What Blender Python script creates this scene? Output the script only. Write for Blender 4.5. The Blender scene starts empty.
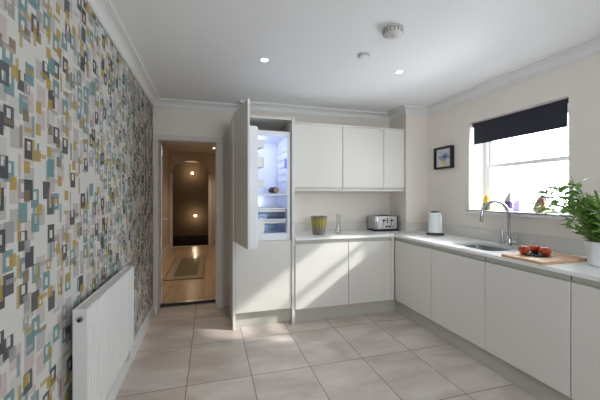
import bpy, bmesh, math, random
from mathutils import Vector, Matrix
random.seed(7)
PI = math.pi
scene = bpy.context.scene
COL = scene.collection

# ------------------------------------------------------------------ camera, world, light, exposure
cam = bpy.data.cameras.new('camera'); cam.sensor_width = 36; cam.lens = 36 * 312 / 600
cam.shift_y = -4 / 600; cam.clip_start = 0.05
camo = bpy.data.objects.new('camera', cam); COL.objects.link(camo)
camo.location = (0, 0, 1.36)
camo.rotation_euler = (PI / 2, 0, -math.atan2(.2773, .9608))
scene.camera = camo

SKY = 13
world = bpy.data.worlds.new('sky'); scene.world = world; world.use_nodes = True
bg = world.node_tree.nodes['Background']
bg.inputs[0].default_value = (0.85, 0.93, 1.0, 1); bg.inputs[1].default_value = SKY

sun = bpy.data.lights.new('sun', 'SUN'); sun.energy = 3.6; sun.angle = math.radians(2.2)
sun.color = (1.0, .99, .96)
suno = bpy.data.objects.new('sun', sun); COL.objects.link(suno)
suno.rotation_euler = Vector((-1, .44, -.69)).to_track_quat('-Z', 'Y').to_euler()

def portal(loc, rot, sx, sy):
    l = bpy.data.lights.new('window_portal', 'AREA'); l.shape = 'RECTANGLE'; l.size = sx; l.size_y = sy
    l.cycles.is_portal = True
    o = bpy.data.objects.new('window_portal', l); COL.objects.link(o); o.location = loc; o.rotation_euler = rot
portal((2.95, 2.255, 1.68), (0, PI / 2, 0), .95, 1.0)       # light leaves along -Z of the lamp
portal((1.10, -1.62, 1.625), (PI / 2, 0, 0), 1.1, 1.05)

scene.view_settings.view_transform = 'Standard'; scene.view_settings.look = 'None'
scene.view_settings.gamma = 1; scene.view_settings.use_curve_mapping = False
scene.view_settings.exposure = 0.5
scene.cycles.use_denoising = True
scene.cycles.max_bounces = 10; scene.cycles.diffuse_bounces = 6
scene.cycles.transparent_max_bounces = 32
scene.cycles.sample_clamp_indirect = 8
scene.cycles.caustics_refractive = False; scene.cycles.caustics_reflective = False

# ------------------------------------------------------------------ materials
def mat(name, col, rough=.5, metal=0, spec=.5, trans=0, emit=None, es=0, coat=0, bump=0, bscale=60, vary=0, vscale=5, alpha=1, ior=1.45):
    m = bpy.data.materials.new(name); m.use_nodes = True
    nt = m.node_tree; b = nt.nodes['Principled BSDF']
    b.inputs['Base Color'].default_value = (*col, 1); b.inputs['Roughness'].default_value = rough
    b.inputs['Metallic'].default_value = metal; b.inputs['Specular IOR Level'].default_value = spec
    b.inputs['Transmission Weight'].default_value = trans; b.inputs['IOR'].default_value = ior
    b.inputs['Coat Weight'].default_value = coat; b.inputs['Alpha'].default_value = alpha
    if emit: b.inputs['Emission Color'].default_value = (*emit, 1); b.inputs['Emission Strength'].default_value = es
    if bump or vary:
        tc = nt.nodes.new('ShaderNodeTexCoord')
        if bump:
            n = nt.nodes.new('ShaderNodeTexNoise'); n.inputs['Scale'].default_value = bscale
            nt.links.new(tc.outputs['Object'], n.inputs['Vector'])
            bp = nt.nodes.new('ShaderNodeBump'); bp.inputs['Strength'].default_value = bump; bp.inputs['Distance'].default_value = .002
            nt.links.new(n.outputs['Fac'], bp.inputs['Height']); nt.links.new(bp.outputs['Normal'], b.inputs['Normal'])
        if vary:
            n = nt.nodes.new('ShaderNodeTexNoise'); n.inputs['Scale'].default_value = vscale; n.inputs['Detail'].default_value = 4
            nt.links.new(tc.outputs['Object'], n.inputs['Vector'])
            mx = nt.nodes.new('ShaderNodeMix'); mx.data_type = 'RGBA'
            mx.inputs['A'].default_value = (*[c * (1 - vary) for c in col], 1); mx.inputs['B'].default_value = (*[min(1, c * (1 + vary)) for c in col], 1)
            nt.links.new(n.outputs['Fac'], mx.inputs['Factor']); nt.links.new(mx.outputs['Result'], b.inputs['Base Color'])
    return m

M = {}
M['wall'] = mat('wall_paint', (.80, .74, .68), .9, bump=.05)
M['ceiling'] = mat('ceiling_paint', (.86, .865, .875), .95)
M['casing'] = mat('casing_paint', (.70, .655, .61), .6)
M['upstand'] = mat('greige_stone', (.66, .64, .60), .3)
M['trim'] = mat('white_trim', (.76, .755, .74), .5)
M['gloss_white'] = mat('white_gloss_paint', (.82, .82, .82), .3)
M['door_front'] = mat('cabinet_matt_ivory', (.735, .712, .665), .38)
M['carcass'] = mat('cabinet_board', (.60, .585, .52), .5)
M['plinth'] = mat('plinth_greige', (.50, .495, .435), .45)
M['worktop'] = mat('white_quartz', (.85, .85, .835), .28, vary=.03, vscale=90)
M['rad'] = mat('radiator_enamel', (.70, .695, .675), .35)
M['steel'] = mat('brushed_steel', (.48, .48, .48), .28, metal=1)
M['chrome'] = mat('chrome', (.50, .51, .53), .12, metal=1)
M['black'] = mat('black_plastic', (.012, .012, .014), .4)
M['darkgrey'] = mat('dark_grey_plastic', (.07, .07, .075), .4)
M['frame_black'] = mat('black_wood_frame', (.012, .011, .011), .35)
M['blind'] = mat('dark_navy_fabric', (.028, .029, .042), .85, bump=.1, bscale=400)
M['white'] = mat('white_plastic', (.8, .8, .8), .35)
M['kettle'] = mat('white_kettle_plastic', (.78, .83, .82), .25)
M['ceramic'] = mat('white_ceramic', (.78, .79, .80), .35)
M['soil'] = mat('potting_soil', (.05, .035, .025), .95, bump=.6, bscale=80)
M['leaf'] = mat('green_leaf', (.17, .31, .07), .32, vary=.45, vscale=14)
M['stem'] = mat('plant_stem', (.13, .19, .05), .55)
M['board'] = mat('beech_board', (.60, .36, .20), .5, vary=.15, vscale=12)
M['slate'] = mat('dark_slate', (.03, .03, .03), .4)
M['apple_stem'] = mat('apple_stem', (.08, .05, .03), .8)
M['fridge_white'] = mat('fridge_liner', (.82, .84, .88), .35)


M['fridge_glow'] = mat('fridge_glow', (.9, .9, 1), .4, emit=(.62, .70, 1), es=10)
M['sticker_glow'] = mat('blue_sticker_glow', (.06, .10, .5), .3, emit=(.1, .18, .9), es=.35)  # sticker blue, with a faint glow put into the material
M['lamp'] = mat('downlight_glow', (1, 1, 1), .4, emit=(1, .95, .88), es=14)
M['warm_lamp'] = mat('warm_lamp_glow', (1, .9, .7), .4, emit=(1, .70, .38), es=22)
M['grey_pl'] = mat('aged_grey_plastic', (.50, .47, .45), .5)
M['detector'] = mat('detector_plastic', (.62, .59, .57), .5)
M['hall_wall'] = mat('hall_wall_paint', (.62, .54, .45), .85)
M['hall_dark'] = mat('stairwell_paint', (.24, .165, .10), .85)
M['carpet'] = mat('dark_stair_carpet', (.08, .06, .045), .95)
M['threshold'] = mat('dark_threshold', (.03, .022, .018), .5)
M['brass'] = mat('brushed_metal_strip', (.55, .5, .42), .3, metal=1)
M['floor_glass'] = mat('dark_floor_glass', (.26, .235, .17), .05, spec=.9)
M['floor_glass_rim'] = mat('pale_floor_glass', (.50, .42, .32), .10, spec=.8)
M['mount'] = mat('picture_mount', (.68, .70, .72), .7)
def thin_glass(name, tint=(1, 1, 1), fac=.06):
    m = bpy.data.materials.new(name); m.use_nodes = True; nt = m.node_tree; nt.nodes.clear()
    out = nt.nodes.new('ShaderNodeOutputMaterial'); mix = nt.nodes.new('ShaderNodeMixShader')
    t = nt.nodes.new('ShaderNodeBsdfTransparent'); g = nt.nodes.new('ShaderNodeBsdfGlossy')
    t.inputs[0].default_value = (*tint, 1); g.inputs['Roughness'].default_value = .02
    lw = nt.nodes.new('ShaderNodeLayerWeight'); lw.inputs[0].default_value = .25
    mp = nt.nodes.new('ShaderNodeMath'); mp.operation = 'MULTIPLY_ADD'; mp.inputs[1].default_value = .6; mp.inputs[2].default_value = fac
    nt.links.new(lw.outputs['Fresnel'], mp.inputs[0]); nt.links.new(mp.outputs[0], mix.inputs[0])
    nt.links.new(t.outputs[0], mix.inputs[1]); nt.links.new(g.outputs[0], mix.inputs[2]); nt.links.new(mix.outputs[0], out.inputs[0])
    return m
def translucent(m, fac=.6):
    N = NT(m); b = N.n['Principled BSDF']; out = N.n['Material Output']; tr = N.n.new('ShaderNodeBsdfTranslucent'); tr.inputs[0].default_value = b.inputs['Base Color'].default_value
    mx = N.n.new('ShaderNodeMixShader'); mx.inputs[0].default_value = fac
    if b.inputs['Base Color'].links: N.l.new(b.inputs['Base Color'].links[0].from_socket, tr.inputs[0])
    N.l.new(b.outputs[0], mx.inputs[1]); N.l.new(tr.outputs[0], mx.inputs[2]); N.l.new(mx.outputs[0], out.inputs['Surface'])
M['pane'] = thin_glass('window_glass', (1, 1, 1), .01)
M['clear'] = thin_glass('clear_vase_glass', (.97, .98, .98), .05)
M['lilac'] = mat('lilac_reflection', (.66, .56, .80), .2, trans=0)  # colour of a reflection in the window pane
M['fridge_clear'] = thin_glass('clear_fridge_plastic', (.92, .95, .98), .03)
M['shelf_glass'] = thin_glass('fridge_shelf_glass', (.95, .98, .99), .03)

def nodes_of(m): return m.node_tree.nodes, m.node_tree.links
class NT:
    """tiny helper for node maths"""
    def __init__(s, m): s.n, s.l = nodes_of(m)
    def put(s, sock, v):
        if hasattr(v, 'default_value') or hasattr(v, 'links'): s.l.new(v, sock)
        else: sock.default_value = v
    def m(s, op, a, b=0.0, c=None):
        n = s.n.new('ShaderNodeMath'); n.operation = op; s.put(n.inputs[0], a); s.put(n.inputs[1], b)
        if c is not None: s.put(n.inputs[2], c)
        return n.outputs[0]
    def mixc(s, f, a, b):
        n = s.n.new('ShaderNodeMix'); n.data_type = 'RGBA'; s.put(n.inputs['Factor'], f); s.put(n.inputs['A'], a); s.put(n.inputs['B'], b)
        return n.outputs['Result']

# --- floor tiles
def tile_mat():
    m = mat('stone_floor_tile', (.5, .44, .4), .35); N = NT(m); b = N.n['Principled BSDF']
    g = N.n.new('ShaderNodeNewGeometry'); sp = N.n.new('ShaderNodeSeparateXYZ'); N.l.new(g.outputs['Position'], sp.inputs[0])
    u = N.m('DIVIDE', N.m('ADD', sp.outputs[0], .16 + .4635 * 20), .4635)
    v = N.m('DIVIDE', N.m('ADD', sp.outputs[1], -2.37 + .63 * 20), .63)
    fu = N.m('FRACT', u); fv = N.m('FRACT', v)
    du = N.m('MULTIPLY', N.m('MINIMUM', fu, N.m('SUBTRACT', 1.0, fu)), .4635)
    dv = N.m('MULTIPLY', N.m('MINIMUM', fv, N.m('SUBTRACT', 1.0, fv)), .63)
    grout = N.m('LESS_THAN', N.m('MINIMUM', du, dv), .0028)
    cb = N.n.new('ShaderNodeCombineXYZ'); N.l.new(N.m('FLOOR', u), cb.inputs[0]); N.l.new(N.m('FLOOR', v), cb.inputs[1])
    wn = N.n.new('ShaderNodeTexWhiteNoise'); wn.noise_dimensions = '3D'; N.l.new(cb.outputs[0], wn.inputs['Vector'])
    va = N.n.new('ShaderNodeVectorMath'); va.operation = 'ADD'
    sc = N.n.new('ShaderNodeVectorMath'); sc.operation = 'MULTIPLY'; N.l.new(wn.outputs['Color'], sc.inputs[0]); sc.inputs[1].default_value = (20, 20, 20)
    N.l.new(g.outputs['Position'], va.inputs[0]); N.l.new(sc.outputs[0], va.inputs[1])
    mp = N.n.new('ShaderNodeMapping'); mp.inputs['Scale'].default_value = (1.0, 2.2, 1); mp.inputs['Rotation'].default_value = (0, 0, .5); N.l.new(va.outputs[0], mp.inputs[0])
    n1 = N.n.new('ShaderNodeTexNoise'); n1.inputs['Scale'].default_value = 2.2; n1.inputs['Detail'].default_value = 6; n1.inputs['Distortion'].default_value = .6; N.l.new(mp.outputs[0], n1.inputs['Vector'])
    rmp = N.n.new('ShaderNodeValToRGB'); rmp.color_ramp.elements[0].position = .35; rmp.color_ramp.elements[1].position = .68
    rmp.color_ramp.elements[0].color = (.49, .405, .35, 1); rmp.color_ramp.elements[1].color = (.69, .625, .575, 1)
    N.l.new(n1.outputs['Fac'], rmp.inputs[0])
    tint = N.mixc(N.m('MULTIPLY', wn.outputs['Value'], .25), rmp.outputs[0], (.60, .555, .52, 1))
    col = N.mixc(grout, tint, (.17, .145, .125, 1)); N.l.new(col, b.inputs['Base Color'])
    N.l.new(N.m('MULTIPLY_ADD', grout, .4, .30), b.inputs['Roughness'])
    bp = N.n.new('ShaderNodeBump'); bp.inputs['Strength'].default_value = .4; bp.inputs['Distance'].default_value = .002
    N.l.new(N.m('SUBTRACT', 1.0, grout), bp.inputs['Height']); N.l.new(bp.outputs[0], b.inputs['Normal'])
    return m
M['tile'] = tile_mat()

def wood_mat(name, c1, c2, plank=.12, rough=.25):
    m = mat(name, c1, rough); N = NT(m); b = N.n['Principled BSDF']
    g = N.n.new('ShaderNodeNewGeometry'); sp = N.n.new('ShaderNodeSeparateXYZ'); N.l.new(g.outputs['Position'], sp.inputs[0])
    u = N.m('DIVIDE', N.m('ADD', sp.outputs[0], 20.0), plank); fu = N.m('FRACT', u); idu = N.m('FLOOR', u)
    wn = N.n.new('ShaderNodeTexWhiteNoise'); wn.noise_dimensions = '1D'; N.l.new(idu, wn.inputs['W'])
    v = N.m('DIVIDE', N.m('ADD', sp.outputs[1], N.m('MULTIPLY', wn.outputs['Value'], 1.2)), 1.2)
    wn2 = N.n.new('ShaderNodeTexWhiteNoise'); wn2.noise_dimensions = '2D'; cb = N.n.new('ShaderNodeCombineXYZ'); N.l.new(idu, cb.inputs[0]); N.l.new(N.m('FLOOR', v), cb.inputs[1]); N.l.new(cb.outputs[0], wn2.inputs['Vector'])
    mp = N.n.new('ShaderNodeMapping'); mp.inputs['Scale'].default_value = (30, 1.5, 1); N.l.new(g.outputs['Position'], mp.inputs[0])
    n1 = N.n.new('ShaderNodeTexNoise'); n1.inputs['Scale'].default_value = 1.5; n1.inputs['Detail'].default_value = 5; N.l.new(mp.outputs[0], n1.inputs['Vector'])
    f = N.m('MULTIPLY_ADD', wn2.outputs['Value'], .5, N.m('MULTIPLY', n1.outputs['Fac'], .6))
    col = N.mixc(f, (*c1, 1), (*c2, 1)); seam = N.m('LESS_THAN', fu, .025)
    N.l.new(N.mixc(seam, col, (*[c * .35 for c in c1], 1)), b.inputs['Base Color'])
    return m
M['hall_floor'] = wood_mat('oak_plank_floor', (.42, .28, .17), (.66, .49, .33))

# --- wallpaper of loose overlapping printed squares
def wallpaper_mat():
    m = mat('geometric_wallpaper', (.7, .7, .66), .75); N = NT(m); b = N.n['Principled BSDF']
    g = N.n.new('ShaderNodeNewGeometry'); sp = N.n.new('ShaderNodeSeparateXYZ'); N.l.new(g.outputs['Position'], sp.inputs[0])
    Y, Z = sp.outputs[1], sp.outputs[2]
    col = (.58, .565, .53, 1)
    # (cell_w, cell_h, off_y, off_z, seed, half_w, half_h, hollow chance, presence, colours, opacity)
    G = (.30, .285, .275); P = (.43, .33, .315); T = (.14, .25, .26); K = (.06, .06, .065); U = (.38, .26, .05); B = (.20, .14, .08)
    layers = [
        (.082, .094, .00, .00, 1.3, .033, .038, .0, .66, [G, P, G, P, (.44, .43, .40)], .68),
        (.082, .094, .041, .030, 5.1, .028, .035, .80, .50, [T, T, G, T, K], 1.0),
        (.164, .141, .060, .018, 3.9, .028, .037, .60, .50, [K, K, (.085, .095, .10), K, T], 1.05),
        (.082, .094, .020, .060, 9.7, .019, .022, .1, .52, [U, U, B, U, G], .95),
        (.105, .112, .010, .075, 7.7, .010, .040, .0, .45, [U, P, B, U, T], .8),
        (.105, .112, .050, .025, 2.7, .028, .009, .0, .50, [U, G, B, U, P], .8),
    ]
    for (cw, ch, oy, oz, seed, hw, hh, hol, pres, cols, op) in layers:
        u = N.m('DIVIDE', N.m('ADD', Y, 10 + oy), cw)
        iu = N.m('FLOOR', u)
        stag = N.m('MULTIPLY', N.m('MODULO', iu, 2.0), ch * .5)
        v = N.m('DIVIDE', N.m('ADD', N.m('ADD', Z, 10 + oz), stag), ch)
        iv = N.m('FLOOR', v)
        cb = N.n.new('ShaderNodeCombineXYZ'); N.l.new(iu, cb.inputs[0]); N.l.new(iv, cb.inputs[1]); cb.inputs[2].default_value = seed
        wn = N.n.new('ShaderNodeTexWhiteNoise'); wn.noise_dimensions = '3D'; N.l.new(cb.outputs[0], wn.inputs['Vector'])
        sc = N.n.new('ShaderNodeSeparateColor'); N.l.new(wn.outputs['Color'], sc.inputs[0]); r, gg, bb = sc.outputs[0], sc.outputs[1], sc.outputs[2]
        jit = (cw - 2 * hw) * .8; jz = (ch - 2 * hh) * .8
        x = N.m('ADD', N.m('MULTIPLY', N.m('SUBTRACT', N.m('FRACT', u), .5), cw), N.m('MULTIPLY', N.m('SUBTRACT', r, .5), jit))
        z = N.m('ADD', N.m('MULTIPLY', N.m('SUBTRACT', N.m('FRACT', v), .5), ch), N.m('MULTIPLY', N.m('SUBTRACT', gg, .5), jz))
        ax = N.m('DIVIDE', N.m('ABSOLUTE', x), hw); az = N.m('DIVIDE', N.m('ABSOLUTE', z), hh)
        d = N.m('MAXIMUM', ax, az)
        full = N.m('LESS_THAN', d, 1.0)
        zin = N.m('DIVIDE', N.m('ABSOLUTE', N.m('SUBTRACT', z, N.m('MULTIPLY', N.m('SUBTRACT', N.m('FRACT', N.m('MULTIPLY', bb, 7.0)), .3), hh * .8))), hh)
        inner = N.m('LESS_THAN', N.m('MAXIMUM', N.m('MULTIPLY', ax, 2.6), N.m('MULTIPLY', zin, 2.3)), 1.0)
        holf = N.m('LESS_THAN', N.m('FRACT', N.m('MULTIPLY', r, 13.0)), hol)
        mask = N.m('MULTIPLY', full, N.m('SUBTRACT', 1.0, N.m('MULTIPLY', inner, holf)))
        mask = N.m('MULTIPLY', mask, N.m('LESS_THAN', wn.outputs['Value'], pres))
        st = N.m('MULTIPLY_ADD', N.m('SINE', N.m('MULTIPLY', z, 620.0)), .05, op - .07)
        mask = N.m('MULTIPLY', mask, st)
        rp = N.n.new('ShaderNodeValToRGB'); rp.color_ramp.interpolation = 'CONSTANT'
        while len(rp.color_ramp.elements) < len(cols): rp.color_ramp.elements.new(.5)
        for i, c in enumerate(cols): rp.color_ramp.elements[i].position = i / len(cols); rp.color_ramp.elements[i].color = (*c, 1)
        N.l.new(bb, rp.inputs[0])
        col = N.mixc(mask, col, rp.outputs[0])
    N.l.new(col, b.inputs['Base Color'])
    return m
M['wallpaper'] = wallpaper_mat()

translucent(M['lilac'], .2); translucent(M['leaf'], .08)
def apple_mat():
    m = mat('red_apple_skin', (.42, .05, .025), .42); N = NT(m); b = N.n['Principled BSDF']
    tc = N.n.new('ShaderNodeTexCoord'); n = N.n.new('ShaderNodeTexNoise'); n.inputs['Scale'].default_value = 22; N.l.new(tc.outputs['Object'], n.inputs[0])
    r = N.n.new('ShaderNodeValToRGB'); r.color_ramp.elements[0].position = .38; r.color_ramp.elements[1].position = .75
    r.color_ramp.elements[0].color = (.36, .03, .012, 1); r.color_ramp.elements[1].color = (.66, .14, .04, 1); N.l.new(n.outputs['Fac'], r.inputs[0]); N.l.new(r.outputs[0], b.inputs['Base Color'])
    return m
M['apple'] = apple_mat()

def pot_mat():   # mustard above, grey below, streaked: the pot's own glaze
    m = mat('mustard_grey_glaze', (.4, .35, .1), .35); N = NT(m); b = N.n['Principled BSDF']
    tc = N.n.new('ShaderNodeTexCoord'); sp = N.n.new('ShaderNodeSeparateXYZ'); N.l.new(tc.outputs['Object'], sp.inputs[0])
    mp = N.n.new('ShaderNodeMapping'); mp.inputs['Scale'].default_value = (60, 60, 6); N.l.new(tc.outputs['Object'], mp.inputs[0])
    n = N.n.new('ShaderNodeTexNoise'); n.inputs['Scale'].default_value = 1; N.l.new(mp.outputs[0], n.inputs[0])
    h = N.m('ADD', N.m('DIVIDE', sp.outputs[2], .21), N.m('MULTIPLY', N.m('SUBTRACT', n.outputs['Fac'], .5), .9))
    r = N.n.new('ShaderNodeValToRGB'); e = r.color_ramp.elements; e[0].position = .40; e[0].color = (.20, .165, .15, 1); e[1].position = .50; e[1].color = (.30, .235, .04, 1)
    k = e.new(.82); k.color = (.33, .27, .06, 1); k = e.new(.95); k.color = (.20, .17, .14, 1)
    N.l.new(h, r.inputs[0]); N.l.new(r.outputs[0], b.inputs['Base Color']); return m
M['pot_glaze'] = pot_mat()

def art_mat():
    m = mat('abstract_print', (.7, .7, .7), .6); N = NT(m); b = N.n['Principled BSDF']
    g = N.n.new('ShaderNodeNewGeometry'); sp = N.n.new('ShaderNodeSeparateXYZ'); N.l.new(g.outputs['Position'], sp.inputs[0])
    n = N.n.new('ShaderNodeTexNoise'); n.inputs['Scale'].default_value = 22; N.l.new(g.outputs['Position'], n.inputs[0])
    nz = N.m('MULTIPLY', N.m('SUBTRACT', n.outputs['Fac'], .5), .12)
    def blob(y, z, ry, rz):
        a = N.m('DIVIDE', N.m('SUBTRACT', N.m('ADD', sp.outputs[1], nz), y), ry); c = N.m('DIVIDE', N.m('SUBTRACT', N.m('ADD', sp.outputs[2], nz), z), rz)
        return N.m('LESS_THAN', N.m('ADD', N.m('MULTIPLY', a, a), N.m('MULTIPLY', c, c)), 1.0)
    c = N.mixc(blob(3.10, 1.825, .085, .045), (.66, .68, .71, 1), (.30, .36, .50, 1))
    c = N.mixc(blob(3.085, 1.83, .04, .02), c, (.05, .07, .20, 1))
    c = N.mixc(blob(3.09, 1.745, .05, .028), c, (.62, .50, .16, 1))
    N.l.new(c, b.inputs['Base Color']); return m
M['art'] = art_mat()

def two_tone(name, stops, axis=2, noise=.0, rough=.4):
    m = mat(name, stops[0][1], rough); N = NT(m); b = N.n['Principled BSDF']
    tc = N.n.new('ShaderNodeTexCoord'); sp = N.n.new('ShaderNodeSeparateXYZ'); N.l.new(tc.outputs['Object'], sp.inputs[0])
    v = sp.outputs[axis]
    if noise:
        n = N.n.new('ShaderNodeTexNoise'); n.inputs['Scale'].default_value = 25; N.l.new(tc.outputs['Object'], n.inputs[0])
        v = N.m('ADD', v, N.m('MULTIPLY', N.m('SUBTRACT', n.outputs['Fac'], .5), noise))
    c = (*stops[0][1], 1)
    for z, cc in stops[1:]: c = N.mixc(N.m('GREATER_THAN', v, z), c, (*cc, 1))
    N.l.new(c, b.inputs['Base Color']); return m
M['bird_yellow'] = two_tone('yellow_green_wood', [(0, (.10, .12, .05)), (.065, (.72, .50, .05))], noise=.03)
M['bird_purple'] = two_tone('pale_and_purple_wood', [(0, (.60, .58, .56)), (.03, (.10, .055, .16)), (.095, (.55, .47, .44))])
M['bird_red'] = two_tone('plum_and_mustard_wood', [(0, (.52, .45, .34)), (.035, (.38, .28, .08)), (.085, (.26, .13, .12))], noise=.06)

# ------------------------------------------------------------------ mesh helpers
def box(bm, x0, x1, y0, y1, z0, z1, bev=0, seg=2):
    r = bmesh.ops.create_cube(bm, size=1)
    vs = r['verts']
    for v in vs: v.co = Vector(((x0 + x1) / 2 + v.co.x * (x1 - x0), (y0 + y1) / 2 + v.co.y * (y1 - y0), (z0 + z1) / 2 + v.co.z * (z1 - z0)))
    if bev:
        es = list({e for v in vs for e in v.link_edges})
        bmesh.ops.bevel(bm, geom=es, offset=bev, segments=seg, affect='EDGES', profile=.5)
def lathe(bm, prof, cx=0, cy=0, seg=32, cap0=True, cap1=True, mod=None):
    rings = []
    for (r, z) in prof:
        ring = []
        for i in range(seg):
            a = 2 * PI * i / seg; rr, zz = (r, z) if mod is None else mod(r, z, a)
            ring.append(bm.verts.new((cx + rr * math.cos(a), cy + rr * math.sin(a), zz)))
        rings.append(ring)
    for a, b in zip(rings, rings[1:]):
        for i in range(seg):
            j = (i + 1) % seg
            bm.faces.new((a[i], a[j], b[j], b[i]))
    if cap0: bm.faces.new(rings[0][::-1])
    if cap1: bm.faces.new(rings[-1])
def cyl(bm, p0, p1, r, seg=20, r1=None): tube(bm, [p0, p1], [r, r if r1 is None else r1], seg)
def tube(bm, pts, rad, seg=14):
    pts = [Vector(p) for p in pts]
    if not isinstance(rad, (list, tuple)): rad = [rad] * len(pts)
    rings = []; prev = None
    for i, p in enumerate(pts):
        t = (pts[min(i + 1, len(pts) - 1)] - pts[max(i - 1, 0)]).normalized()
        if prev is None:
            a = Vector((0, 0, 1)) if abs(t.z) < .9 else Vector((1, 0, 0)); n = t.cross(a).normalized()
        else: n = (prev - t * prev.dot(t)).normalized()
        prev = n; bt = t.cross(n)
        rings.append([bm.verts.new(p + (n * math.cos(2 * PI * k / seg) + bt * math.sin(2 * PI * k / seg)) * rad[i]) for k in range(seg)])
    for a, b in zip(rings, rings[1:]):
        for k in range(seg):
            j = (k + 1) % seg; bm.faces.new((a[k], a[j], b[j], b[k]))
    bm.faces.new(rings[0][::-1]); bm.faces.new(rings[-1])
def prism(bm, poly, z0, z1, holes=()):
    loops = [poly] + list(holes); edges = []; bot = []
    for lp in loops:
        vs = [bm.verts.new((x, y, z0)) for x, y in lp]; bot.append(vs)
        for i in range(len(vs)): edges.append(bm.edges.new((vs[i], vs[(i + 1) % len(vs)])))
    r = bmesh.ops.triangle_fill(bm, use_beauty=True, use_dissolve=False, edges=edges)
    fs = [f for f in r['geom'] if isinstance(f, bmesh.types.BMFace)]
    ex = bmesh.ops.extrude_face_region(bm, geom=fs)
    for v in ex['geom']:
        if isinstance(v, bmesh.types.BMVert): v.co.z = z1
def rrect(x0, x1, y0, y1, r, n=6):
    out = []
    for cx, cy, a0 in ((x1 - r, y1 - r, 0), (x0 + r, y1 - r, PI / 2), (x0 + r, y0 + r, PI), (x1 - r, y0 + r, 1.5 * PI)):
        for k in range(n + 1):
            a = a0 + PI / 2 * k / n; out.append((cx + r * math.cos(a), cy + r * math.sin(a)))
    return out
def obj(name, bm, m, parent=None, smooth=False, loc=None, rotz=None):
    bmesh.ops.recalc_face_normals(bm, faces=bm.faces[:])
    me = bpy.data.meshes.new(name); bm.to_mesh(me); bm.free()
    me.materials.append(m)
    if smooth:
        for p in me.polygons: p.use_smooth = True
        try: me.set_sharp_from_angle(angle=math.radians(35))
        except Exception: pass
    o = bpy.data.objects.new(name, me); COL.objects.link(o)
    if loc: o.location = loc
    if rotz is not None: o.rotation_euler = (0, 0, rotz)
    if parent:
        o.parent = parent
        # parts are modelled in world space; undo the parent's place
        if parent.get('_base') is not None: pass
    return o
def new(): return bmesh.new()
def thing(name, label, cat, loc=(0, 0, 0), rotz=0, group=None):
    o = bpy.data.objects.new(name, None); COL.objects.link(o); o.empty_display_size = .1
    o.location = loc; o.rotation_euler = (0, 0, rotz)
    o['label'] = label; o['category'] = cat
    if group: o['group'] = group
    return o
def tag(o, label, cat, group=None):
    o['label'] = label; o['category'] = cat
    if group: o['group'] = group
    return o
def struct(name, bm, m, parent=None, smooth=False):
    o = obj(name, bm, m, parent, smooth)
    if parent is None: o['kind'] = 'structure'
    return o
def bxs(lst, bev=0):
    bm = new()
    for b in lst: box(bm, *b, bev)
    return bm
def copy_tree(o, parent=None):
    c = o.copy(); COL.objects.link(c)
    if parent: c.parent = parent
    for ch in list(o.children): copy_tree(ch, c)
    return c

# ------------------------------------------------------------------ room shell
XL, XR, YR, YD, YN, H = -.63, 2.70, -1.40, 3.93, 3.78, 2.48
HZ = .04   # hall floor level
struct('floor', bxs([(XL - .12, XR + .26, YR - .2, 4.15, -.12, 0)]), M['tile'])
struct('ceiling', bxs([(XL - .12, XR + .26, YR - .2, 4.15, H, H + .12)]), M['ceiling'])
struct('wall_left', bxs([(XL - .12, XL, YR - .2, 4.15, 0, H)]), M['wallpaper'])
# right wall with the window opening
WY0, WY1, WZ0, WZ1 = 1.76, 2.75, 1.20, 2.155
struct('wall_right', bxs([(XR, XR + .26, YR - .2, WY0, 0, H), (XR, XR + .26, WY1, 4.15, 0, H), (XR, XR + .26, WY0, WY1, 0, WZ0), (XR, XR + .26, WY0, WY1, WZ1, H)]), M['wall'])
# chimney-breast pier in the far right corner, alcove wall, doorway wall
struct('wall_pier', bxs([(2.373, XR, 3.405, 4.15, 0, H)]), M['wall'])
struct('wall_alcove', bxs([(.25, 2.373, YN, 4.15, 0, 2.20), (.42, 2.373, YN, 4.15, 2.20, H), (.25, .42, YD, 4.15, 2.20, H)]), M['wall'])
DX0, DX1, DZ = -.588, .080, 2.025
struct('wall_doorway', bxs([(XL, DX0, YD, 4.15, 0, H), (DX1, .25, YD, 4.15, 0, H), (DX0, DX1, YD, 4.15, DZ, H)]), M['wall'])
# rear wall with an unseen window opening, added and sized to light the room
RX0, RX1, RZ0, RZ1 = .55, 1.65, 1.10, 2.15
struct('wall_rear', bxs([(XL, RX0, YR - .2, YR, 0, H), (RX1, XR, YR - .2, YR, 0, H), (RX0, RX1, YR - .2, YR, 0, RZ0), (RX0, RX1, YR - .2, YR, RZ1, H)]), M['wall'])

# cornice swept round the room, mitred
def sweep(bm, path, prof):
    n = len(path); rings = []
    for (o, z) in prof:
        ring = []
        for i in range(n):
            p = Vector(path[i]); d0 = (p - Vector(path[i - 1])).normalized(); d1 = (Vector(path[(i + 1) % n]) - p).normalized()
            n0 = Vector((-d0.y, d0.x)); n1 = Vector((-d1.y, d1.x)); q = p + (n0 + n1) * o
            ring.append(bm.verts.new((q.x, q.y, z)))
        rings.append(ring)
    for k in range(len(rings)):
        a, b = rings[k], rings[(k + 1) % len(rings)]
        for i in range(n): j = (i + 1) % n; bm.faces.new((a[i], a[j], b[j], b[i]))
ROOM = [(XL, YR), (XR, YR), (XR, 3.405), (2.373, 3.405), (2.373, YN), (.42, YN), (.42, YD), (XL, YD)]
bm = new()
prof = [(.001, H - .09), (.010, H - .09), (.012, H - .080)] + [(.016 + .050 * (1 - math.cos(t)), H - .076 + .054 * math.sin(t)) for t in [i * PI / 2 / 8 for i in range(9)]] + [(.068, H - .018), (.080, H - .018), (.082, H - .001), (.001, H - .001)]
sweep(bm, ROOM, prof)
struct('trim_1', bm, M['trim'])
# skirting on the left wall
bm = new(); box(bm, XL + .0005, XL + .018, YR, YD - .001, .0, .115); box(bm, XL + .0005, XL + .012, YR, YD - .001, .115, .125)
struct('baseboard_left', bm, M['trim'])
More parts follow.
